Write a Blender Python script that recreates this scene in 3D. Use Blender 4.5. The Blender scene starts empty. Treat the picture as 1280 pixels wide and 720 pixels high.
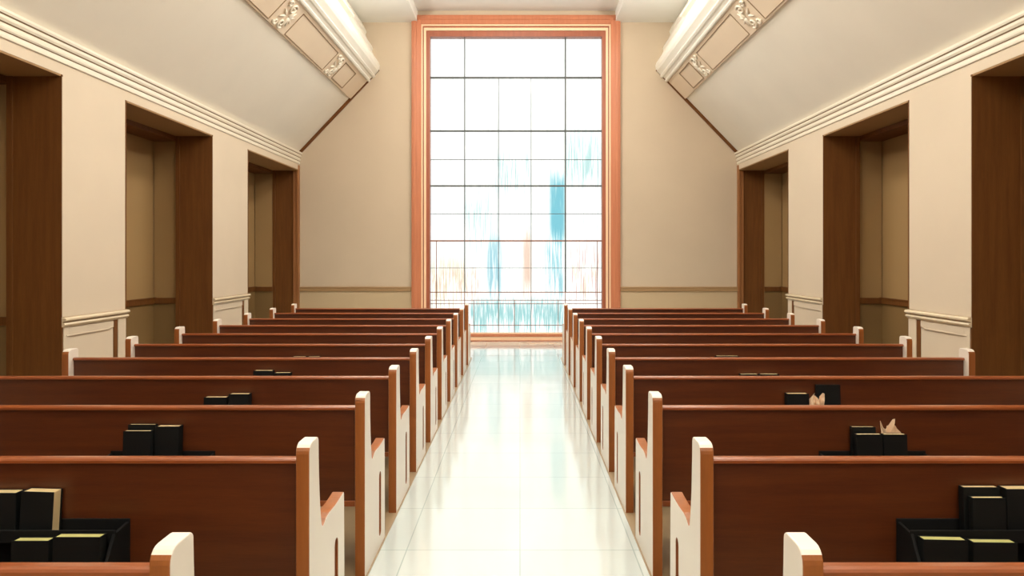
import bpy, bmesh, math, random
from mathutils import Vector, Matrix, noise as mnoise
random.seed(7)
PI = math.pi
sc = bpy.context.scene
C = sc.collection

# ------------------------------------------------------------------ camera
FX = 850.0
VPX, VPY = 650.0, 323.0
CAMZ = 1.57
cam_d = bpy.data.cameras.new('camera')
cam = bpy.data.objects.new('camera', cam_d); C.objects.link(cam)
cam.location = (0, 0, CAMZ); cam.rotation_euler = (PI/2, 0, 0)
cam_d.sensor_width = 36; cam_d.lens = FX/1280*36
cam_d.shift_x = -(VPX-640)/1280; cam_d.shift_y = -(360-VPY)/1280
cam_d.clip_start = 0.05
sc.camera = cam

# ------------------------------------------------------------------ materials
def srgb(r, g, b):
    f = lambda c: ((c/255+0.055)/1.055)**2.4 if c/255 > 0.04045 else c/255/12.92
    return (f(r), f(g), f(b), 1)

class NT:
    def __init__(s, name):
        s.m = bpy.data.materials.new(name); s.m.use_nodes = True
        s.t = s.m.node_tree; s.n = s.t.nodes; s.l = s.t.links
        s.b = s.n['Principled BSDF']; s.out = s.n['Material Output']
    def node(s, kind, **kw):
        n = s.n.new(kind)
        for k, v in kw.items(): setattr(n, k, v)
        return n
    def put(s, a, b): s.l.new(a, b)
    def val(s, sock, v):
        if isinstance(v, bpy.types.NodeSocket): s.put(v, sock)
        else: sock.default_value = v
    def math(s, op, a, b=0.0, clamp=False):
        n = s.node('ShaderNodeMath', operation=op); n.use_clamp = clamp
        s.val(n.inputs[0], a); s.val(n.inputs[1], b); return n.outputs[0]
    def mix(s, f, a, b):
        n = s.node('ShaderNodeMix', data_type='RGBA')
        s.val(n.inputs[0], f); s.val(n.inputs[6], a); s.val(n.inputs[7], b); return n.outputs[2]
    def coords(s, scale=(1, 1, 1), kind='Object'):
        tc = s.node('ShaderNodeTexCoord'); mp = s.node('ShaderNodeMapping')
        mp.inputs['Scale'].default_value = scale
        s.put(tc.outputs[kind], mp.inputs[0]); return mp.outputs[0]
    def noise(s, vec, scale=5, detail=4, rough=.5):
        n = s.node('ShaderNodeTexNoise'); s.put(vec, n.inputs['Vector'])
        n.inputs['Scale'].default_value = scale; n.inputs['Detail'].default_value = detail
        n.inputs['Roughness'].default_value = rough; return n.outputs['Fac']
    def ramp(s, f, stops):
        n = s.node('ShaderNodeValToRGB'); e = n.color_ramp.elements
        while len(e) < len(stops): e.new(.5)
        for el, (p, c) in zip(e, stops): el.position = p; el.color = c
        s.put(f, n.inputs[0]); return n.outputs[0]
    def bump(s, h, strength=.1, dist=.01):
        n = s.node('ShaderNodeBump'); n.inputs['Strength'].default_value = strength
        n.inputs['Distance'].default_value = dist; s.put(h, n.inputs['Height'])
        s.put(n.outputs[0], s.b.inputs['Normal'])

def paint(name, col, rough=.6, var=.06, bump=.05, spec=.5, coat=0):
    t = NT(name); v = t.coords()
    f = t.noise(v, 1.3, 3)
    c2 = tuple(c*(1-var) for c in col[:3])+(1,)
    c1 = tuple(min(1, c*(1+var)) for c in col[:3])+(1,)
    t.put(t.mix(f, c2, c1), t.b.inputs['Base Color'])
    t.b.inputs['Roughness'].default_value = rough
    t.b.inputs['Specular IOR Level'].default_value = spec
    t.b.inputs['Coat Weight'].default_value = coat
    t.b.inputs['Coat Roughness'].default_value = .15
    if bump: t.bump(t.noise(v, 180, 2), bump, .002)
    return t.m

def wood(name, dark, light, rough=.32, axis='x', coat=.3, grain=1.0, spec=.5):
    t = NT(name)
    scl = {'x': (.9, 14, 14), 'y': (14, .9, 14), 'z': (14, 14, .9)}[axis]
    v = t.coords(scl)
    n1 = t.noise(v, 1.6*grain, 6, .6)
    v2 = t.coords(tuple(q*4 for q in scl))
    n2 = t.noise(v2, 4*grain, 3, .5)
    f = t.math('ADD', t.math('MULTIPLY', n1, .75), t.math('MULTIPLY', n2, .25))
    t.put(t.ramp(f, [(.35, dark), (.65, light)]), t.b.inputs['Base Color'])
    t.b.inputs['Roughness'].default_value = rough
    t.b.inputs['Specular IOR Level'].default_value = spec
    t.b.inputs['Coat Weight'].default_value = coat
    t.b.inputs['Coat Roughness'].default_value = .2
    t.bump(f, .05, .002)
    return t.m

M = {}
M['wall'] = paint('beige_wall_paint', (.57, .455, .33, 1), .75)
M['pier'] = paint('cream_pier_paint', (.63, .525, .40, 1), .65)
M['slope'] = paint('cream_ceiling_paint', (.75, .695, .60, 1), .8)
M['ceil'] = paint('white_ceiling_paint', (.86, .85, .80, 1), .8)
M['mould'] = paint('ivory_gloss_moulding', (.80, .73, .60, 1), .28, coat=.5)
M['crown'] = paint('ivory_crown_plaster', (.85, .82, .73, 1), .5)
M['band'] = paint('peach_plaster_band', (.70, .565, .42, 1), .7)
M['line_shade'] = paint('brown_line_shade', (.26, .17, .085, 1), .5)  # shade of cornice grooves and panel outlines painted as brown
M['rail_tan'] = paint('tan_chair_rail', (.37, .225, .105, 1), .4)
M['rail_gloss'] = paint('glossy_ivory_chair_rail', (.74, .62, .44, 1), .2, coat=.8)
M['wains'] = paint('tan_wainscot', (.52, .39, .24, 1), .6)
M['lining'] = wood('dark_brown_lining', (.12, .042, .009, 1), (.16, .060, .013, 1), .6, 'z', .0, spec=.2)
M['soffit'] = paint('golden_brown_soffit', (.30, .165, .06, 1), .6)
M['corner'] = wood('orange_brown_corner', (.26, .10, .03, 1), (.34, .14, .045, 1), .5, 'z', 0)
M['alcove'] = paint('shaded_alcove_beige', (.34, .21, .085, 1), .75)  # beige walls in shade; the darkening is put into the colour
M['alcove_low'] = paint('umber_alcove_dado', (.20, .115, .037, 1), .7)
M['casing'] = wood('terracotta_casing', (.50, .165, .075, 1), (.57, .20, .095, 1), .45, 'z', .1)
M['bead'] = paint('peach_casing_bead', (.90, .62, .40, 1), .35)
M['sash'] = wood('red_brown_sash', (.30, .085, .04, 1), (.38, .11, .055, 1), .4, 'z', .1)
M['lead'] = paint('grey_lead_came', (.07, .075, .07, 1), .5)
M['came_red'] = paint('red_brown_came', (.28, .11, .06, 1), .5)
M['back'] = wood('mahogany_veneer', (.070, .0148, .0036, 1), (.115, .0275, .0058, 1), .38, 'x', .15)
M['raill'] = wood('light_mahogany_rail', (.22, .050, .012, 1), (.29, .075, .018, 1), .3, 'x', .4)
M['edge'] = wood('orange_wood_edge', (.25, .072, .012, 1), (.33, .10, .019, 1), .4, 'z', .1)
M['endface'] = paint('cream_end_sheen', (.76, .675, .585, 1), .4, var=.03, bump=0, coat=.2)  # cream end faces with the window's sheen painted into the colour
M['seat'] = wood('mahogany_seat', (.20, .05, .018, 1), (.28, .075, .026, 1), .3, 'x', .3)
M['black'] = paint('black_rack', (.006, .006, .006, 1), .7, spec=.2)
M['cover'] = paint('black_book_cover', (.004, .005, .005, 1), .6, spec=.25)
M['pages'] = paint('yellowed_pages', (.78, .60, .32, 1), .7)
M['pagesg'] = paint('olive_yellow_pages', (.50, .47, .17, 1), .7)
M['paper'] = paint('cream_paper', (.85, .62, .42, 1), .7)
M['fillm'] = paint('white_fill_light_metal', (.8, .8, .8, 1), .4)

def floor_mat():
    t = NT('polished_white_tile')
    v = t.coords()
    br = t.node('ShaderNodeTexBrick'); t.put(v, br.inputs['Vector'])
    br.offset = 0; br.squash = 1
    br.inputs['Scale'].default_value = 1
    br.inputs['Brick Width'].default_value = .61; br.inputs['Row Height'].default_value = .61
    br.inputs['Mortar Size'].default_value = .004; br.inputs['Mortar Smooth'].default_value = .3
    br.inputs['Color1'].default_value = (.525, .575, .56, 1)
    br.inputs['Color2'].default_value = (.58, .62, .605, 1)
    br.inputs['Mortar'].default_value = (.37, .43, .41, 1)
    n = t.noise(v, 2.2, 5, .6)
    c = t.mix(t.math('MULTIPLY', n, .25), br.outputs['Color'], (.46, .54, .515, 1))
    t.put(c, t.b.inputs['Base Color'])
    r = t.math('ADD', t.math('MULTIPLY', t.noise(v, 6, 3), .10), .07)
    t.put(r, t.b.inputs['Roughness'])
    t.b.inputs['Specular IOR Level'].default_value = .6
    t.b.inputs['Coat Weight'].default_value = .5; t.b.inputs['Coat Roughness'].default_value = .06
    t.bump(t.noise(v, 9, 2), .03, .004)
    return t.m
M['floor'] = floor_mat()

WY = 12.96                      # far wall plane
K = WY/FX
def WX(px): return (px-VPX)*K
def WZ(py): return CAMZ+(VPY-py)*K

def glass_mat():
    t = NT('streaked_art_glass')
    tc = t.node('ShaderNodeTexCoord'); sep = t.node('ShaderNodeSeparateXYZ')
    t.put(tc.outputs['Object'], sep.inputs[0]); X, Z = sep.outputs[0], sep.outputs[2]
    st = t.noise(t.coords((9, 1, .55)), 1.6, 5, .6)
    st2 = t.noise(t.coords((22, 1, .8)), 1.9, 4, .65)
    st3 = t.noise(t.coords((14, 1, 1.1)), 2.3, 4, .6)
    base = t.mix(t.math('MULTIPLY', t.math('SUBTRACT', st2, .45, True), 2.6, True), (.56, .56, .545, 1), (.43, .455, .445, 1))
    def patch(base, x0, x1, y0, y1, col, streak, lo, hi, amt, soft=.12):
        cx, cz = WX((x0+x1)/2), WZ((y0+y1)/2); wx, wz = abs(WX(x1)-WX(x0))/2, abs(WZ(y1)-WZ(y0))/2
        def side(v, c, w, s):
            d = t.math('ABSOLUTE', t.math('SUBTRACT', v, c))
            n = t.node('ShaderNodeMapRange'); n.interpolation_type = 'SMOOTHSTEP'
            t.put(d, n.inputs['Value']); n.inputs['From Min'].default_value = w+s; n.inputs['From Max'].default_value = max(0, w-s)
            return n.outputs[0]
        jz = t.math('ADD', Z, t.math('MULTIPLY', t.math('SUBTRACT', st2, .5), 1.2))
        m = t.math('MULTIPLY', side(X, cx, wx, min(soft*.4, wx*.9)), side(jz, cz, wz, soft*2))
        n = t.node('ShaderNodeMapRange'); n.interpolation_type = 'SMOOTHSTEP'; t.put(streak, n.inputs['Value'])
        n.inputs['From Min'].default_value = lo; n.inputs['From Max'].default_value = hi
        m = t.math('MULTIPLY', t.math('MULTIPLY', m, n.outputs[0]), amt)
        return t.mix(m, base, col)
    cyan = (.23, .39, .42, 1); teal = (.33, .43, .425, 1); peach = (.46, .37, .31, 1); rose = (.46, .35, .33, 1); yel = (.46, .42, .31, 1)
    base = patch(base, 688, 706, 222, 300, cyan, st, .20, .45, 1)
    base = patch(base, 682, 704, 300, 360, cyan, st2, .38, .6, .7)
    base = patch(base, 609, 626, 296, 362, (.29, .405, .43, 1), st2, .32, .55, .85)
    base = patch(base, 618, 662, 186, 232, teal, st2, .45, .62, .7)
    base = patch(base, 708, 751, 160, 222, teal, st2, .42, .58, .8)
    base = patch(base, 580, 622, 235, 300, teal, st2, .46, .64, .5)
    base = patch(base, 654, 664, 295, 362, peach, st, .2, .5, .75)
    base = patch(base, 539, 582, 322, 376, yel, st2, .44, .6, .7)
    base = patch(base, 539, 600, 335, 372, peach, st3, .46, .6, .6)
    base = patch(base, 712, 752, 298, 366, rose, st2, .50, .66, .8)
    base = patch(base, 714, 752, 330, 372, yel, st3, .5, .62, .5)
    base = patch(base, 588, 704, 380, 405, (.28, .405, .405, 1), st3, .36, .55, .95, .06)
    base = patch(base, 588, 704, 376, 412, teal, st2, .4, .6, .6, .06)
    tr = t.node('ShaderNodeBsdfTransparent'); t.put(base, tr.inputs[0])
    gl = t.node('ShaderNodeBsdfGlossy'); gl.inputs['Roughness'].default_value = .15
    mx = t.node('ShaderNodeMixShader'); mx.inputs[0].default_value = .04
    t.put(tr.outputs[0], mx.inputs[1]); t.put(gl.outputs[0], mx.inputs[2]); t.put(mx.outputs[0], t.out.inputs[0])
    return t.m
M['glass'] = glass_mat()
def rear_fill_glass():
    t = NT('rear_fill_glass')
    tr = t.node('ShaderNodeBsdfTransparent'); tr.inputs[0].default_value = (.68, .70, .68, 1)  # grey tint dims the daylight of the added rear window
    gl = t.node('ShaderNodeBsdfGlossy'); gl.inputs['Roughness'].default_value = .05
    mx = t.node('ShaderNodeMixShader'); mx.inputs[0].default_value = .05
    t.put(tr.outputs[0], mx.inputs[1]); t.put(gl.outputs[0], mx.inputs[2]); t.put(mx.outputs[0], t.out.inputs[0])
    return t.m
M['clear'] = rear_fill_glass()

# ------------------------------------------------------------------ mesh helpers
class MB:
    def __init__(s): s.bm = bmesh.new()
    def box(s, x0, x1, y0, y1, z0, z1, mi=0):
        x0, x1 = sorted((x0, x1)); y0, y1 = sorted((y0, y1)); z0, z1 = sorted((z0, z1))
        v = [s.bm.verts.new(p) for p in ((x0,y0,z0),(x1,y0,z0),(x1,y1,z0),(x0,y1,z0),(x0,y0,z1),(x1,y0,z1),(x1,y1,z1),(x0,y1,z1))]
        for f in ((3,2,1,0),(4,5,6,7),(0,1,5,4),(1,2,6,5),(2,3,7,6),(3,0,4,7)):
            s.bm.faces.new([v[i] for i in f]).material_index = mi
        return s
    def prism(s, prof, place, t0, t1, mi=0):
        """prof: closed 2D polygon; place(u, v, t) -> point"""
        a = [s.bm.verts.new(place(u, v, t0)) for u, v in prof]
        b = [s.bm.verts.new(place(u, v, t1)) for u, v in prof]
        n = len(prof)
        fs = [s.bm.faces.new(a), s.bm.faces.new(b[::-1])]
        for i in range(n): fs.append(s.bm.faces.new((a[i], b[i], b[(i+1) % n], a[(i+1) % n])))
        for f in fs: f.material_index = mi
        bmesh.ops.recalc_face_normals(s.bm, faces=fs)
        return s
    def tube(s, pts, r, seg=8, mi=0):
        rings = []
        for i, p in enumerate(pts):
            p = Vector(p); a = Vector(pts[max(0, i-1)]); b = Vector(pts[min(len(pts)-1, i+1)])
            d = (b-a).normalized(); u = d.orthogonal().normalized() if i == 0 else (u-d*u.dot(d)).normalized()
            w = d.cross(u); rr = r[i] if isinstance(r, (list, tuple)) else r
            rings.append([s.bm.verts.new(p+(u*math.cos(q)+w*math.sin(q))*rr) for q in (2*PI*k/seg for k in range(seg))])
        for A, B in zip(rings, rings[1:]):
            for k in range(seg): s.bm.faces.new((A[k], A[(k+1) % seg], B[(k+1) % seg], B[k])).material_index = mi
        s.bm.faces.new(rings[0][::-1]).material_index = mi; s.bm.faces.new(rings[-1]).material_index = mi
        return s
    def build(s, name, mats, parent=None, bevel=0, smooth=False, seg=2):
        me = bpy.data.meshes.new(name); s.bm.to_mesh(me); s.bm.free()
        if not isinstance(mats, (list, tuple)): mats = [mats]
        for m in mats: me.materials.append(m)
        o = bpy.data.objects.new(name, me); C.objects.link(o)
        if parent: o.parent = parent
        if bevel:
            b = o.modifiers.new('bevel', 'BEVEL'); b.width = bevel; b.segments = seg; b.limit_method = 'ANGLE'; b.angle_limit = .7
            b.harden_normals = False
        if smooth:
            for p in me.polygons: p.use_smooth = True
        return o

def tag(o, label=None, cat=None, group=None, kind=None):
    if label: o['label'] = label
    if cat: o['category'] = cat
    if group: o['group'] = group
    if kind: o['kind'] = kind
    return o
def struct(o, label, cat): return tag(o, label, cat, None, 'structure')
def empty(name, loc):
    o = bpy.data.objects.new(name, None); C.objects.link(o); o.location = loc; o.empty_display_size = .1
    return o

# ------------------------------------------------------------------ room shell
XL, XR = -4.21, 4.15            # nave faces of the side walls
XC = (XL+XR)/2
DEEP = .84                      # alcove depth
YB = -6.5                       # rear wall
ZO = 3.24                       # top of alcove openings
ZC = 3.60                       # foot of sloped ceiling
PX_L, PX_R, PZ = WX(473), WX(821), WZ(85)
ZT = WZ(28)                     # flat ceiling
PIERS = [(-3.2, -2.1), (-.05, 1.0), (3.07, 4.1), (6.24, 7.27), (9.30, 10.53)]
OPEN = []
y = YB
for a, b in PIERS: OPEN.append((y, a)); y = b
OPEN.append((y, WY-.022))

struct(MB().box(XL-DEEP-.2, XR+DEEP+.2, YB-.2, WY+.3, -.1, 0).build('floor', M['floor']), 'polished white tile floor running up the aisle to the tall window', 'floor')

PEWFLOOR = paint('tan_brown_pew_floor', (.30, .21, .12, 1), .45, var=.12)  # darker tan-brown sheet over the tiles under the pews
for nm, a, b in (('left', XL, -.752), ('right', .642, XR)):
    w = MB()
    for k in range(1): w.box(a, b, -1.2, 10.75, 0, .004)
    struct(w.build('floor_pews_'+nm, PEWFLOOR), 'tan brown flooring under the %s pews' % nm, 'floor')

def side_wall(side):
    s = -1 if side == 'left' else 1
    XF = XL if s < 0 else XR
    D = XF+s*DEEP; D2 = XF+s*.46
    w = MB()
    w.box(XF, D, YB, WY, ZO+.02, 3.9)                         # band over the openings
    for a, b in PIERS:
        w.box(XF, D2, a+.02, b-.02, 0, ZO+.02)
        w.box(D2, D, a+.08, b-.02, 0, ZO+.02)
    o = w.build('wall_'+side, M['pier'])
    struct(o, 'cream %s side wall with square piers between dark alcoves' % side, 'wall')
    # alcove backs
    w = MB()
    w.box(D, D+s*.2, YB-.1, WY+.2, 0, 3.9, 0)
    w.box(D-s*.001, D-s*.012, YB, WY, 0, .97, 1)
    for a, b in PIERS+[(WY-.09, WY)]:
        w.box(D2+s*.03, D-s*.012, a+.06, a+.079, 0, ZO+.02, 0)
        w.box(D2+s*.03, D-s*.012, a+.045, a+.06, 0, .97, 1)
    struct(w.build('wall_alcove_'+side, [M['alcove'], M['alcove_low']]), 'shade-toned beige back walls of the %s alcoves' % side, 'wall')
    # wooden linings of the openings
    for i, (a, b) in enumerate(OPEN):
        w = MB()
        w.box(XF-s*.004, D2, b, b+.02, 0, ZO+.02)
        if i: w.box(XF-s*.004, D, a-.02, a, 0, ZO+.02)
        w.box(XF+s*.001, D, a, b, ZO, ZO+.02, 1)
        w.box(D2-s*.02, D2+s*.035, b-.015, b+.03, 0, ZO)
        w.box(D2+s*.03, D-s*.0, a, b+.06, ZO-.06, ZO)
        o = w.build('trim_lining_'+side, [M['lining'], M['soffit']], bevel=.003)
        struct(o, 'dark brown wooden lining of an alcove opening in the %s wall' % side, 'trim')
        w = MB()
        w.box(D-s*.012, D-s*.04, a, b+.06, .95, 1.03)
        w.box(D-s*.012, D-s*.05, a, b+.06, 1.015, 1.035)
        if b < WY-.1: w.box(D2+s*.03, D-s*.012, b+.02, b+.05, .95, 1.03)
        else: w.box(D2+s*.03, D-s*.012, b-.05, b+.02, .95, 1.03)
        struct(w.build('trim_alcove_rail_'+side, M['lining'], bevel=.004), 'dark chair rail inside an alcove of the %s wall' % side, 'trim')
    # pier chair rails, wainscot panels and corner beads
    for a, b in PIERS:
        w = MB()
        prof = [(0, .935), (.012, .935), (.018, .945), (.030, .950), (.034, .962), (.028, .972), (.014, .977), (.014, .985),
                (.034, .990), (.044, 1.0), (.044, 1.013), (.034, 1.022), (.012, 1.026), (0, 1.03)]
        w.prism(prof, lambda u, v, t: (XF-s*u, t, v), a+.001, b-.001)
        w.bm.faces.ensure_lookup_table()
        for i in (0, 6, 12): w.bm.faces[i+2].material_index = 1
        struct(w.build('trim_chair_rail_'+side, [M['rail_gloss'], M['line_shade']], bevel=.0015), 'glossy ivory chair rail across a pier of the %s wall' % side, 'trim')
        w = MB()
        w.box(XF, XF-s*.010, a+.02, a+.10, .0, .935); w.box(XF, XF-s*.010, b-.16, b-.02, .0, .935)
        w.box(XF, XF-s*.010, a+.10, b-.24, .86, .925); w.box(XF, XF-s*.014, a+.06, b-.30, .845, .86)
        w.box(XF, XF-s*.008, a+.02, b-.24, 0, .16)
        w.box(XF+s*.001, XF-s*.008, a+.005, a+.05, 1.03, ZO)
        struct(w.build('trim_pier_panel_'+side, M['pier'], bevel=.003), 'cream panel frame on a pier of the %s wall' % side, 'trim')
        w = MB(); w.box(XF, XF-s*.006, b-.235, b-.165, .0, .93)
        struct(w.build('trim_pier_stile_'+side, M['lining'], bevel=.002), 'brown upright strip under the chair rail of a %s pier' % side, 'trim')
    # corner post at far wall
    w = MB(); w.box(XF-s*.01, XF+s*.10, WY-.05, WY+.02, 0, ZO+.1)
    w.box(XF-s*.016, XF+s*.03, WY-.07, WY+.02, 0, ZO+.1)
    struct(w.build('trim_corner_'+side, M['corner'], bevel=.006), 'brown corner post where the %s wall meets the window wall' % side, 'trim')
    # cornice
    prof = [(0, 3.345), (.022, 3.345), (.030, 3.352), (.034, 3.372), (.030, 3.384), (.018, 3.390), (.018, 3.402),
            (.040, 3.408), (.058, 3.422), (.062, 3.440), (.052, 3.452), (.034, 3.456), (.034, 3.474), (.060, 3.482),
            (.082, 3.500), (.086, 3.512), (.072, 3.518), (.072, 3.534), (.100, 3.542), (.116, 3.560), (.116, 3.582), (0, 3.60)]
    prof = [(u*.55, 3.60-(3.60-v)*.93) for u, v in prof]
    w = MB(); w.prism(prof, lambda u, v, t: (XF-s*u, t, v), YB, WY)
    w.bm.faces.ensure_lookup_table()
    for i in (6, 12, 17): w.bm.faces[i+2].material_index = 1  # groove bottoms browned to paint in their shade
    struct(w.build('trim_cornice_'+side, [M['mould'], M['line_shade']]), 'glossy ivory stepped cornice along the top of the %s wall' % side, 'trim')
    return XF
for sd in ('left', 'right'): side_wall(sd)

# sloped ceilings with raised ornament band and crown moulding
GX_L, GX_R = XL, XR
def slope(side):
    s = -1 if side == 'left' else 1
    XF, PX = (XL, PX_L) if s < 0 else (XR, PX_R)
    A = Vector((XF, 0, ZC)); B = Vector((PX, 0, PZ)); d = (B-A); L = d.length; d.normalize()
    n = Vector((-d.z*-s, 0, d.x*-s)); n = Vector((-s*abs(d.z), 0, -abs(d.x)))   # into the room
    P = lambda v, h, t: tuple(A+d*v+n*h+Vector((0, t, 0)))
    w = MB(); w.prism([(-.15, 0), (L, 0), (L, -.12), (-.15, -.12)], P, YB, WY)
    struct(w.build('ceiling_slope_'+side, M['slope']), 'cream sloped ceiling above the %s wall' % side, 'ceiling')
    v0, v1 = .635*L, .86*L
    w = MB()
    w.prism([(v0, 0), (v0+.012, .03), (v1, .03), (v1, 0)], P, YB, WY-.001)
    struct(w.build('trim_band_'+side, M['band']), 'raised peach plaster band on the %s sloped ceiling' % side, 'trim')
    # crown
    TX = WX(449) if s < 0 else WX(846)
    prof = [(v1-.02, 0), (v1-.02, .045), (v1, .06), (v1+.03, .062), (v1+.04, .04), (v1+.09, .045), (v1+.11, .065), (v1+.15, .07), (v1+.16, .05), (L-.05, .05), (L, .03)]
    pts = [P(v, h, 0) for v, h in prof]
    e0 = Vector((PX, 0, PZ)); e1 = Vector((TX, 0, ZT)); q = (e1-e0); m = Vector((-s*abs(q.z), 0, abs(q.x))).normalized()
    for f, h in ((.03, .045), (.10, .05), (.13, .02), (.36, .015), (.40, .05), (.47, .05), (.50, .02), (.72, .02), (.76, .06), (.90, .06), (.93, .03), (1.0, .03)):
        pts.append(tuple(e0+q*f+m*h))
    pts.append((TX-(-s)*.15, 0, ZT)); pts.append(tuple(A+d*(v1-.02)+n*-.05))
    w = MB(); w.prism([(p[0], p[2]) for p in pts], lambda u, v, t: (u, t, v), YB, WY)
    struct(w.build('trim_crown_'+side, M['crown'], bevel=.004), 'white stepped crown moulding above the %s sloped ceiling' % side, 'trim')
    # ornament: panel outlines and scrolls
    w = MB()
    def frame(y0, y1, va, vb, r=.011):
        for (a, b) in (((va, y0), (va, y1)), ((va, y1), (vb, y1)), ((vb, y1), (vb, y0)), ((vb, y0), (va, y0))):
            w.tube([P(a[0], .032, a[1]), P(b[0], .032, b[1])], r, 6)
    va, vb = v0+.05, v1-.09
    frame(11.52, 12.20, va, vb)
    yy = 11.0
    while yy > YB+2.2:
        frame(yy-1.75, yy, va-.01, vb+.01, .007)
        yy -= 2.35
    struct(w.build('trim_panel_outline_'+side, M['line_shade']), 'thin panel outlines in painted shadow brown on the %s plaster band' % side, 'trim')
    w = MB()
    def spiral(cy, cv, r0, sg, ph):
        pts = []; rad = []
        for k in range(15):
            q = k/14; a = ph+sg*q*3.6*PI*.75; r = r0*(1-.8*q)
            pts.append(P(cv+r*math.sin(a), .04, cy+r*math.cos(a))); rad.append(.018-.008*q)
        w.tube(pts, rad, 6)
    def leaf(cy, cv, ang, ln, wd):
        c, sn = math.cos(ang), math.sin(ang)
        pts = [(cy+c*ln*t, cv+sn*ln*t) for t in (0, .25, .5, .75, 1)]
        w.tube([P(v, .04, y) for y, v in pts], [wd*.4, wd, wd*.9, wd*.5, wd*.1], 6)
    yy = 11.28
    vm = (va+vb)/2
    while yy > YB+1:
        for sg in (-1, 1):
            spiral(yy+.02, vm+sg*.12, .075, sg, PI*.2*sg)
            spiral(yy-.13, vm+sg*.15, .05, -sg, PI)
            for k in range(3): leaf(yy+.06, vm, sg*(.35+.5*k), .16, .022)
            leaf(yy-.03, vm, PI-sg*.5, .14, .02)
        yy -= 2.35
    struct(w.build('trim_scrollwork_'+side, [M['mould']], smooth=True), 'ivory scroll relief on the %s plaster band' % side, 'trim')
    # gable edge trim
    w = MB(); w.prism([(-.06, .0), (L-.02, .0), (L-.02, .05), (-.06, .05)], P, WY-.035, WY+.01)
    struct(w.build('trim_gable_'+side, M['lining']), 'dark brown strip where the %s slope meets the window wall' % side, 'trim')
slope('left'); slope('right')

# flat ceiling with a raised middle
RL, RR, ZR = WX(522), WX(769), ZT+.22
TXL, TXR = WX(449), WX(846)
w = MB()
w.box(TXL-.25, RL, YB, WY, ZT, ZT+.1); w.box(RR, TXR+.25, YB, WY, ZT, ZT+.1)
w.box(RL-.05, RR+.05, YB, WY, ZR, ZR+.1); w.box(RL-.05, RL, YB, WY, ZT+.1, ZR); w.box(RR, RR+.05, YB, WY, ZT+.1, ZR)
struct(w.build('ceiling', M['ceil']), 'flat white ceiling above the aisle', 'ceiling')

# ------------------------------------------------------------------ far wall with window
cx0, cx1, cz1 = WX(515), WX(775), WZ(20)
gx0, gx1, gz0, gz1 = WX(537.5), WX(752.5), WZ(416), WZ(46)
ox0, ox1, oz1 = WX(531), WX(759), WZ(36)
w = MB()
w.box(XL-DEEP-.2, ox0, WY, WY+.25, 0, 7); w.box(ox1, XR+DEEP+.2, WY, WY+.25, 0, 7); w.box(ox0, ox1, WY, WY+.25, oz1, 7)
struct(w.build('wall_front', M['wall']), 'beige end wall around the tall window', 'wall')
w = MB()
for a, b in ((XL+.01, cx0), (cx1, XR-.01)):
    w.box(a, b, WY-.012, WY, 0, .95)
struct(w.build('trim_dado', M['wains']), 'tan dado panel below the rail on the window wall', 'trim')
w = MB()
for a, b in ((XL+.01, cx0), (cx1, XR-.01)):
    w.box(a, b, WY-.035, WY, .945, 1.025); w.box(a, b, WY-.045, WY, 1.005, 1.03)
struct(w.build('trim_dado_rail', M['rail_tan'], bevel=.005), 'tan chair rail on the window wall beside the tall window', 'trim')
w = MB()
for a, b in ((XL+.01, cx0), (cx1, XR-.01)): w.box(a, b, WY-.03, WY, 0, .14)
struct(w.build('baseboard_front', M['rail_tan'], bevel=.005), 'tan baseboard of the window wall', 'baseboard')

win = empty('window_1', ((gx0+gx1)/2, WY, 0))
struct(win, 'tall floor to ceiling art glass window in a terracotta frame', 'window')
def wpart(w, name, mat, bevel=0, label=None):
    o = w.build(name, mat, bevel=bevel); o.parent = win
    o.matrix_parent_inverse = Matrix.Translation(win.location).inverted()
    if label: o['label'] = label
    return o
# casing: three stepped mitred rings (left, right, top) around the opening, and the sill rail
def ring(w, a0, a1, at, b0, b1, bt, y0, y1, zb=0):
    w.box(a0, b0, y0, y1, zb, at); w.box(b1, a1, y0, y1, zb, at); w.box(b0, b1, y0, y1, bt, at)
w = MB(); ring(w, cx0, cx1, cz1, WX(527), WX(763), WZ(31.5), WY-.07, WY)
ring(w, WX(517), WX(773), WZ(22), WX(521), WX(769), WZ(26), WY-.085, WY-.07)
wpart(w, 'casing', M['casing'], .008)
w = MB(); ring(w, WX(527), WX(763), WZ(31.5), WX(528.8), WX(761.2), WZ(33.5), WY-.055, WY+.02)
ring(w, WX(530.2), WX(759.8), WZ(35.5), WX(533), WX(757), WZ(39), WY-.045, WY+.03)
wpart(w, 'casing_bead', M['bead'], .004, 'pale peach bead')
w = MB(); ring(w, WX(528.8), WX(761.2), WZ(33.5), WX(530.2), WX(759.8), WZ(35.5), WY-.03, WY+.02)
ring(w, WX(533), WX(757), WZ(39), gx0, gx1, gz1, WY-.02, WY+.14)
w.box(gx0, gx1, WY-.02, WY+.14, 0, gz0-.06)
wpart(w, 'sash', M['sash'], .004)
w = MB(); w.box(WX(533), WX(757), WY-.09, WY-.02, 0, WZ(425)); w.box(WX(533), WX(757), WY-.05, WY+.02, gz0-.07, gz0-.02)
wpart(w, 'sill', M['casing'], .006)
w = MB(); w.box(gx0, gx1, WY-.03, WY+.1, gz0-.02, gz0); w.box(WX(533), WX(757), WY-.06, WY-.02, WZ(425), WZ(421))
wpart(w, 'sill_bead', M['bead'], .003)
w = MB()
GY = WY+.07
def vbar(px, w_, y0, y1, d=.03, mi=0): w.box(WX(px)-w_/2, WX(px)+w_/2, GY-d, GY+d, WZ(y1), WZ(y0), mi)
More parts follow.
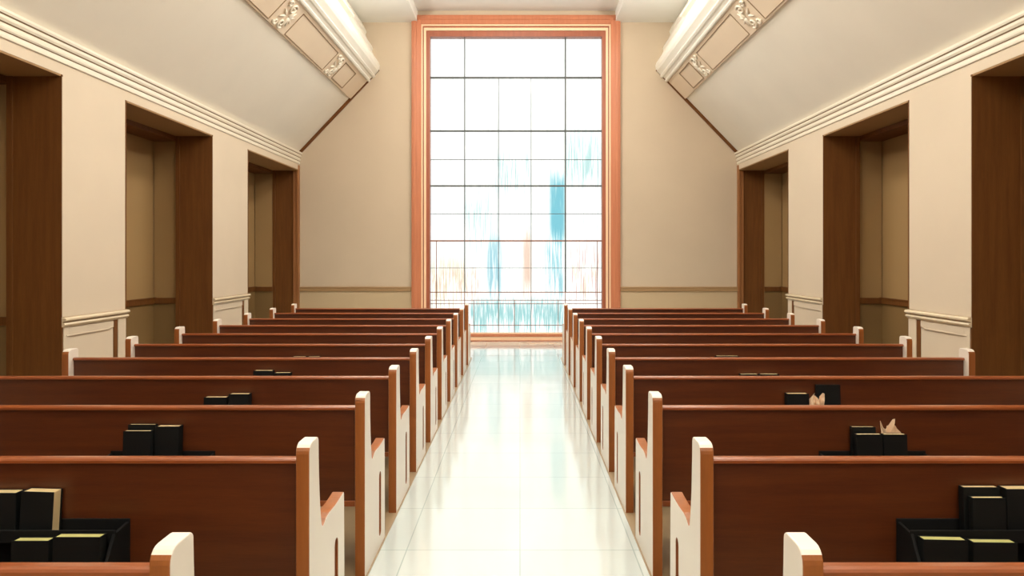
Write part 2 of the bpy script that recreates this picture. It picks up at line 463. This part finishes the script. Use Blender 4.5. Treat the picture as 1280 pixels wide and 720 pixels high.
def hbar(py, w_, x0=537.5, x1=752.5, d=.028, mi=0): w.box(WX(x0), WX(x1), GY-d, GY+d, WZ(py)-w_/2, WZ(py)+w_/2, mi)
vbar(707, .024, 46, 365, .03); vbar(580.5, .015, 46, 365); vbar(623, .012, 96, 365); vbar(664, .012, 96, 365)
for px in (580.5, 623, 664, 707): vbar(px, .011, 365, 416, mi=1)
vbar(643, .014, 375, 416, mi=1); vbar(545, .008, 301, 416, mi=1); vbar(592, .008, 375, 416, mi=1); vbar(698, .008, 375, 416, mi=1); vbar(747, .008, 301, 416, mi=1)
for py in (96, 163, 232): hbar(py, .026)
hbar(301, .026, mi=1); hbar(365.5, .015, mi=1)
for py in (199, 267, 335): hbar(py, .009, d=.02)
for py in (375.5, 380, 407): hbar(py, .010, d=.02, mi=1)
wpart(w, 'came', [M['lead'], M['came_red']], 0, 'thin dark glazing bars')
w = MB(); w.box(gx0-.02, gx1+.02, GY-.004, GY+.004, gz0-.02, gz1+.02)
wpart(w, 'glass', M['glass'])

# rear wall (behind the camera) with one window added as unseen fill light
w = MB(); bays = [(-1.53, 1.47)]
xs = [XL-DEEP-.2]+[q for b in bays for q in b]+[XR+DEEP+.2]
for i in range(0, len(xs), 2): w.box(xs[i], xs[i+1], YB-.25, YB, 0, 7)
for a, b in bays: w.box(a, b, YB-.25, YB, 0, .9); w.box(a, b, YB-.25, YB, 4.3, 7)
struct(w.build('wall_back', M['wall']), 'beige rear wall with one large window added for fill light', 'wall')
for i, (a, b) in enumerate(bays):
    wn = empty('window_%d' % (i+2), ((a+b)/2, YB, .9)); struct(wn, 'large unseen window added to the rear wall for fill light', 'window')
    for nm, mt in (('window_frame', M['casing']), ('glass', M['clear'])):
        w = MB()
        if nm == 'glass': w.box(a+.05, b-.05, YB-.13, YB-.12, .95, 4.25)
        else:
            w.box(a, a+.07, YB-.2, YB+.03, .9, 4.3); w.box(b-.07, b, YB-.2, YB+.03, .9, 4.3); w.box(a, b, YB-.2, YB+.03, .9, .98); w.box(a, b, YB-.2, YB+.03, 4.22, 4.3)
            w.box((a+b)/2-.02, (a+b)/2+.02, YB-.16, YB-.08, .9, 4.3)
            for zz in (2.0, 3.1): w.box(a, b, YB-.16, YB-.08, zz-.02, zz+.02)
        o = w.build(nm, mt); o.parent = wn; o.matrix_parent_inverse = Matrix.Translation(wn.location).inverted()

# ------------------------------------------------------------------ lights
def area(name, loc, rot, sx, sy, power, col):
    d = bpy.data.lights.new(name, 'AREA'); d.shape = 'RECTANGLE'; d.size = sx; d.size_y = sy; d.energy = power; d.color = col
    o = bpy.data.objects.new(name, d); C.objects.link(o); o.location = loc; o.rotation_euler = rot
    return o
WARM = (1, .95, .87)
for i, yy in enumerate((-4.5, -1.5, 1.5, 4.5, 7.5, 10.3)):
    t = empty('fill_light_ceiling', (XC, yy, ZR))  # fill lights added out of view to brighten the room
    tag(t, 'square ceiling fill light added unseen above the aisle', 'lamp', 'added ceiling fill lights')
    w = MB()
    for a, b, c, d in ((-.65, .65, -.65, -.6), (-.65, .65, .6, .65), (-.65, -.6, -.6, .6), (.6, .65, -.6, .6)): w.box(a, b, c, d, -.05, 0)
    w.build('frame', M['fillm'], t)
    l = area('lamp', (0, 0, -.03), (0, 0, 0), 1.18, 1.18, (30, 32, 48, 80, 105, 115)[i], WARM); l.parent = t
for s, TX in ((-1, PX_L), (1, PX_R)):
    t = empty('fill_light_cove', (TX-(-s)*.02, 2.4, 5.5))  # uplight strip added to whiten the ceiling
    side = 'left' if s < 0 else 'right'
    tag(t, 'long fill light added along the %s crown moulding' % side, 'lamp')
    w = MB(); w.box(-.04, .04, -8.6, 8.6, -.03, 0); w.build('housing', M['crown'], t)
    l = area('lamp', (0, 0, .02), (PI, -s*.75, 0), .07, 17.0, 520, (1, .97, .90)); l.parent = t

wd = bpy.data.worlds.new('world'); sc.world = wd; wd.use_nodes = True
bg = wd.node_tree.nodes['Background']; bg.inputs[0].default_value = (.97, .985, 1, 1); bg.inputs[1].default_value = 4.5

# ------------------------------------------------------------------ pews
XAL, XAR = -.76, .65            # aisle faces
XOL, XOR = -3.36, 3.34          # outer faces
ROWS = [1.62, 2.51, 3.39, 4.24, 5.04, 5.84, 6.66, 7.49, 8.32, 9.17, 10.03]
ZRAIL = .833

def arc(cx, cy, r, a0, a1, n=5):
    return [(cx+r*math.cos(math.radians(a0+(a1-a0)*k/n)), cy+r*math.sin(math.radians(a0+(a1-a0)*k/n))) for k in range(n+1)]
def end_profile():
    p = [(-.055, 0), (-.055, .50)]
    p += arc(-.017, .862, .038, 180, 90)
    p += arc(.040, .880, .020, 90, 5)
    p += [(.062, .82), (.066, .76), (.072, .69), (.082, .62), (.094, .570)]
    p += [(.099, .552), (.107, .541), (.118, .538), (.132, .543), (.155, .553), (.20, .558), (.28, .555), (.36, .558), (.405, .562)]
    p += arc(.418, .552, .012, 80, 0, 3)
    p += [(.432, .50), (.434, .40), (.436, .25), (.438, .10), (.440, 0)]
    return p
SLOT = [(.282, .09)]+arc(.308, .09, .026, 180, 360, 6)[1:]+arc(.308, .385, .026, 0, 180, 6)
def end_mesh():
    cu = bpy.data.curves.new('end', 'CURVE'); cu.dimensions = '2D'; cu.fill_mode = 'BOTH'
    for loop in (end_profile(), SLOT):
        sp = cu.splines.new('POLY'); sp.points.add(len(loop)-1)
        for q, (a, b) in zip(sp.points, loop): q.co = (a, b, 0, 1)
        sp.use_cyclic_u = True
    cu.extrude = .021; cu.bevel_depth = .004; cu.bevel_resolution = 1; cu.offset = -.004
    o = bpy.data.objects.new('end', cu); C.objects.link(o)
    dg = bpy.context.evaluated_depsgraph_get()
    me = bpy.data.meshes.new_from_object(o.evaluated_get(dg))
    bpy.data.objects.remove(o); 
    me.transform(Matrix(((0, 0, 1, 0), (1, 0, 0, 0), (0, 1, 0, 0), (0, 0, 0, 1))))
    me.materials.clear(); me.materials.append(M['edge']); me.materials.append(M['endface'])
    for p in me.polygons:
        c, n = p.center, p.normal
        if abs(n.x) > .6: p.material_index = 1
        elif c.z > .884 and n.z > .25: p.material_index = 1  # cream post tops: a highlight painted as colour
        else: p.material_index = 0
        p.use_smooth = False
    me.name = 'end_panel'
    return me
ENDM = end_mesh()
def bm_mesh(w, name, mats):
    me = bpy.data.meshes.new(name); w.bm.to_mesh(me); w.bm.free()
    for m in (mats if isinstance(mats, list) else [mats]): me.materials.append(m)
    return me
def obj(name, me, parent, loc=(0, 0, 0), bevel=0):
    o = bpy.data.objects.new(name, me); C.objects.link(o); o.parent = parent; o.location = loc
    if bevel: b = o.modifiers.new('bevel', 'BEVEL'); b.width = bevel; b.segments = 2; b.limit_method = 'ANGLE'; b.angle_limit = .7
    return o

def make_pew(side):
    """local x runs from 0 (aisle face) outward by side sign; origin on the floor at the rail's back plane"""
    s = -1 if side == 'left' else 1
    L = abs(XOL-XAL) if s < 0 else abs(XOR-XAR)
    r = empty('pew', (0, 0, 0))
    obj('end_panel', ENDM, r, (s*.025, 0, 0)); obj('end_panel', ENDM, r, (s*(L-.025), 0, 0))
    for q in (.025, L-.025):
        w = MB(); w.box(-.013, .013, .272, .344, .06, .425); obj('slot_panel', bm_mesh(w, 'slot_panel', M['edge']), r, (s*q, 0, 0))
    a, b = s*.05, s*(L-.05)
    w = MB(); w.prism([(.004, .36), (.022, .36), (.022, ZRAIL-.02), (.004, ZRAIL-.02)], lambda u, v, t: (t, u, v), a, b)
    obj('backrest', bm_mesh(w, 'backrest', M['back']), r)
    w = MB(); w.prism([(-.010, ZRAIL-.018), (-.010, ZRAIL-.007), (-.006, ZRAIL-.001), (.004, ZRAIL+.002), (.030, ZRAIL), (.036, ZRAIL-.006), (.036, ZRAIL-.018)], lambda u, v, t: (t, u, v), a, b)
    obj('top_rail', bm_mesh(w, 'top_rail', M['raill']), r, bevel=.002)
    w = MB(); w.prism([(-.008, .335), (.028, .335), (.028, .362), (-.008, .362)], lambda u, v, t: (t, u, v), a, b)
    obj('bottom_rail', bm_mesh(w, 'bottom_rail', M['raill']), r, bevel=.003)
    w = MB(); w.prism([(.022, .415), (.022, .44), (.20, .432), (.39, .445), (.424, .440), (.428, .425), (.417, .412)], lambda u, v, t: (t, u, v), a, b)
    obj('seat', bm_mesh(w, 'seat', M['seat']), r, bevel=.003)
    w = MB(); w.box(a, b, .375, .395, .34, .413)
    obj('seat_apron', bm_mesh(w, 'seat_apron', M['back']), r, bevel=.002)
    for q in (L/3, 2*L/3):
        w = MB(); w.box(-.02, .02, .03, .375, .0, .413); obj('leg', bm_mesh(w, 'leg', M['back']), r, (s*q, 0, 0), bevel=.004)
    return r

def make_rack(parent, x0, x1):
    """two tier black book rack on a pew back; x in world minus pew origin"""
    w = MB()
    w.box(x0, x1, -.004, .004, .40, .61)                 # back board
    w.box(x0, x1, -.085, -.004, .555, .563)               # upper floor
    w.box(x0, x1, -.090, -.084, .555, .602)               # upper lip
    w.box(x0, x1, -.150, -.004, .40, .410)                # lower floor
    w.box(x0, x1, -.156, -.149, .40, .475)                # lower lip
    for q in (x0, x1-.012):
        w.prism([(-.004, .40), (-.156, .40), (-.156, .475), (-.090, .59), (-.004, .60)], lambda u, v, t: (t, u, v), q, q+.012)
    o = w.build('book_rack', M['black'], parent, bevel=.002)
    o['label'] = 'black two tier book rack'
    return o

def copy_tree(o, parent=None):
    c = o.copy(); C.objects.link(c); c.parent = parent
    for ch in list(o.children):
        copy_tree(ch, c)
    return c

ORD = ['first', 'second', 'third', 'fourth', 'fifth', 'sixth', 'seventh', 'eighth', 'ninth', 'tenth', 'eleventh']
desc = {
 0: 'wooden pew nearest the camera {s} of the aisle, cut off by the bottom edge',
 1: 'second wooden pew from the camera {s} of the aisle, two tiers of hymnals behind',
 2: 'third wooden pew from the camera {s} of the aisle, hymnals in its black rack',
 9: 'last but one wooden pew {s} of the aisle, before the pew at the window',
 10: 'farthest wooden pew {s} of the aisle, closest to the tall window',
}
for side in ('left', 'right'):
    proto = make_pew(side); X0 = XAL if side == 'left' else XAR
    protos = [copy_tree(proto) for _ in range(10)]
    pews = [proto]+protos
    for k, p in enumerate(pews):
        p.location = (X0-(.045 if side == 'left' and k == 0 else 0), ROWS[k], 0)
        lab = desc.get(k, ORD[k]+' wooden pew from the camera {s} of the aisle, sheen-white end panel beside the tiles')
        tag(p, lab.format(s=side), 'pew', 'pews %s of the aisle' % side)
        if 1 <= k <= 6:
            if side == 'left': make_rack(p, (-2.04 if k > 1 else -2.10)-X0, (-1.52 if k > 1 else -1.44)-X0)
            else: make_rack(p, (1.49 if k > 1 else 1.39)-X0, (2.02 if k > 1 else 2.02)-X0)

# ------------------------------------------------------------------ hymnals
def book_proto(w_, h_, t_, page, flip=False):
    r = empty('hymnal', (0, 0, 0))
    m = MB()
    m.box(0, w_, 0, .003, 0, h_); m.box(0, w_, t_-.003, t_, 0, h_); m.box(*((w_-.004, w_) if flip else (0, .004)), .003, t_-.003, 0, h_)
    m.build('cover', M['cover'], r, bevel=.0012)
    m = MB(); m.box(*((.005, w_-.004) if flip else (.004, w_-.005)), .003, t_-.003, .004, h_-.002)
    m.build('pages', page, r, bevel=.001)
    return r
def hymnal(x0, x1, yb, z0, h, t_, label, tiltx=0, tilty=0, page='pages', group='black hymnals in the pew racks'):
    b = book_proto(x1-x0, h, t_, M[page], x0 < 0 and x0 != -1.808)
    b.location = (x0, yb, z0); b.rotation_euler = (tiltx, tilty, 0)
    tag(b, label, 'book', group)
    return b
UF, LF = .564, .411
lean = .10
def up(k, x0, x1, top, label, t_=.042, dy=-.058, tiltx=-.04, tilty=0, page='pages'):
    return hymnal(x0, x1, ROWS[k]+dy, UF, top-UF, t_, label, tiltx, tilty, page)
def low(k, x0, x1, top, label, tilty=0, dy=-.147, page='pagesg'):
    return hymnal(x0, x1, ROWS[k]+dy, LF, top-LF, .04, label, -.05, tilty, page)
# left
up(1, -1.955, -1.822, .722, 'black hymnal cut by the left edge, upper tier of the second left pew', .05)
up(1, -1.808, -1.690, .728, 'fully visible black hymnal in the upper tier of the second left pew', .05, tilty=0.03)
low(1, -1.775, -1.645, .585, 'black hymnal lying lowest at the left edge, lower tier of the second left pew')
low(1, -1.63, -1.465, .598, 'rightmost black hymnal with a green-yellow page edge, lower tier of the second left pew')
up(2, -1.935, -1.800, .750, 'taller rear hymnal of the left pair on the third left pew', .026, dy=-.041)
up(2, -1.937, -1.802, .728, 'shorter front hymnal of the left pair on the third left pew', .026, dy=-.079)
up(2, -1.790, -1.675, .745, 'hymnal with one page edge showing, right in the rack of the third left pew', .044)
up(3, -1.945, -1.805, .716, 'left and lower of two black hymnals on the fourth left pew', .050, dy=-.066)
up(3, -1.792, -1.668, .736, 'right and higher of two black hymnals on the fourth left pew', .050, dy=-.066)
up(4, -1.955, -1.815, .748, 'left of two hymnals peeking above the fourth left pew, on the fifth', .050, dy=-.066)
up(4, -1.805, -1.685, .732, 'right of two hymnals peeking above the fourth left pew, on the fifth', .050, dy=-.066)
up(5, -1.94, -1.825, .735, 'left one of two faint hymnal edges on the sixth left pew', .050, dy=-.066)
up(5, -1.81, -1.705, .735, 'right one of two faint hymnal edges on the sixth left pew', .050, dy=-.066)
# right
up(1, 1.612, 1.745, .738, 'rear black hymnal of the stacked pair, upper tier of the second right pew', .030, dy=-.045)
up(1, 1.622, 1.742, .712, 'front black hymnal of the stacked pair, upper tier of the second right pew', .024, dy=-.079)
up(1, 1.760, 1.890, .736, 'black hymnal cut by the right edge, upper tier of the second right pew', .05)
low(1, 1.405, 1.560, .590, 'leftmost hymnal with a green-yellow page edge, lower tier of the second right pew', .02)
low(1, 1.580, 1.735, .580, 'right hymnal by the picture edge, lower tier of the second right pew', .01)
up(2, 1.640, 1.756, .738, 'rear hymnal standing highest on the left, rack of the third right pew', .028, dy=-.041)
up(2, 1.642, 1.768, .712, 'front left black hymnal of the third right pew, in front of the taller one', .03, dy=-.081)
up(2, 1.774, 1.888, .712, 'front right black hymnal of the third right pew, below the crumpled leaflet', .03, dy=-.081)
up(3, 1.645, 1.778, .738, 'black hymnal left of the leaflet on the fourth right pew', .050, dy=-.066)
up(3, 1.835, 1.985, .786, 'tall dark folder standing right of the leaflet on the fourth right pew', .02, dy=-.036)
up(4, 1.618, 1.752, .722, 'left one of two hymnal edges on the fifth right pew', .050, dy=-.066)
up(4, 1.764, 1.900, .722, 'right one of two hymnal edges on the fifth right pew', .050, dy=-.066)
up(5, 1.672, 1.865, .740, 'single wide hymnal edge on the sixth right pew', .050, dy=-.066)

def leaflet(x0, x1, yy, z0, z1, label, seed):
    w = MB(); bm = w.bm; n, m_ = 14, 9; rows = []
    for i in range(n):
        row = []
        for j in range(m_):
            u, v = i/(n-1), j/(m_-1)
            fold = abs(((u*2.5) % 1)-.5)*2
            top = z1-(z1-z0)*(.28*abs(math.sin(u*PI*1.5+seed))+.15*mnoise.noise(Vector((u*5, seed, 0))))
            x = x0+(x1-x0)*u+.006*mnoise.noise(Vector((v*4, u*3, seed)))
            z = z0+(top-z0)*v
            y = yy+.030*(fold-.5)*(.4+v)+.012*mnoise.noise(Vector((u*6, v*6, seed)))
            row.append(bm.verts.new((x, y, z)))
        rows.append(row)
    for A, B in zip(rows, rows[1:]):
        for j in range(m_-1): bm.faces.new((A[j], B[j], B[j+1], A[j+1]))
    o = w.build('leaflet', M['paper'])
    s_ = o.modifiers.new('thick', 'SOLIDIFY'); s_.thickness = .0012
    tag(o, label, 'paper')
    return o
leaflet(1.795, 1.875, ROWS[2]-.022, UF, .785, 'crumpled cream leaflet sticking up behind hymnals of the third right pew', .4)
leaflet(1.782, 1.862, ROWS[3]-.062, UF, .755, 'crumpled cream leaflet beside the dark folder on the fourth right pew', 1.9)

# ------------------------------------------------------------------ render look
sc.view_settings.view_transform = 'Standard'; sc.view_settings.look = 'None'
sc.view_settings.exposure = 0.0; sc.view_settings.gamma = 1; sc.view_settings.use_curve_mapping = False
cy = sc.cycles
cy.use_denoising = True
cy.max_bounces = 10; cy.diffuse_bounces = 5; cy.glossy_bounces = 4; cy.transparent_max_bounces = 8
cy.sample_clamp_indirect = 6
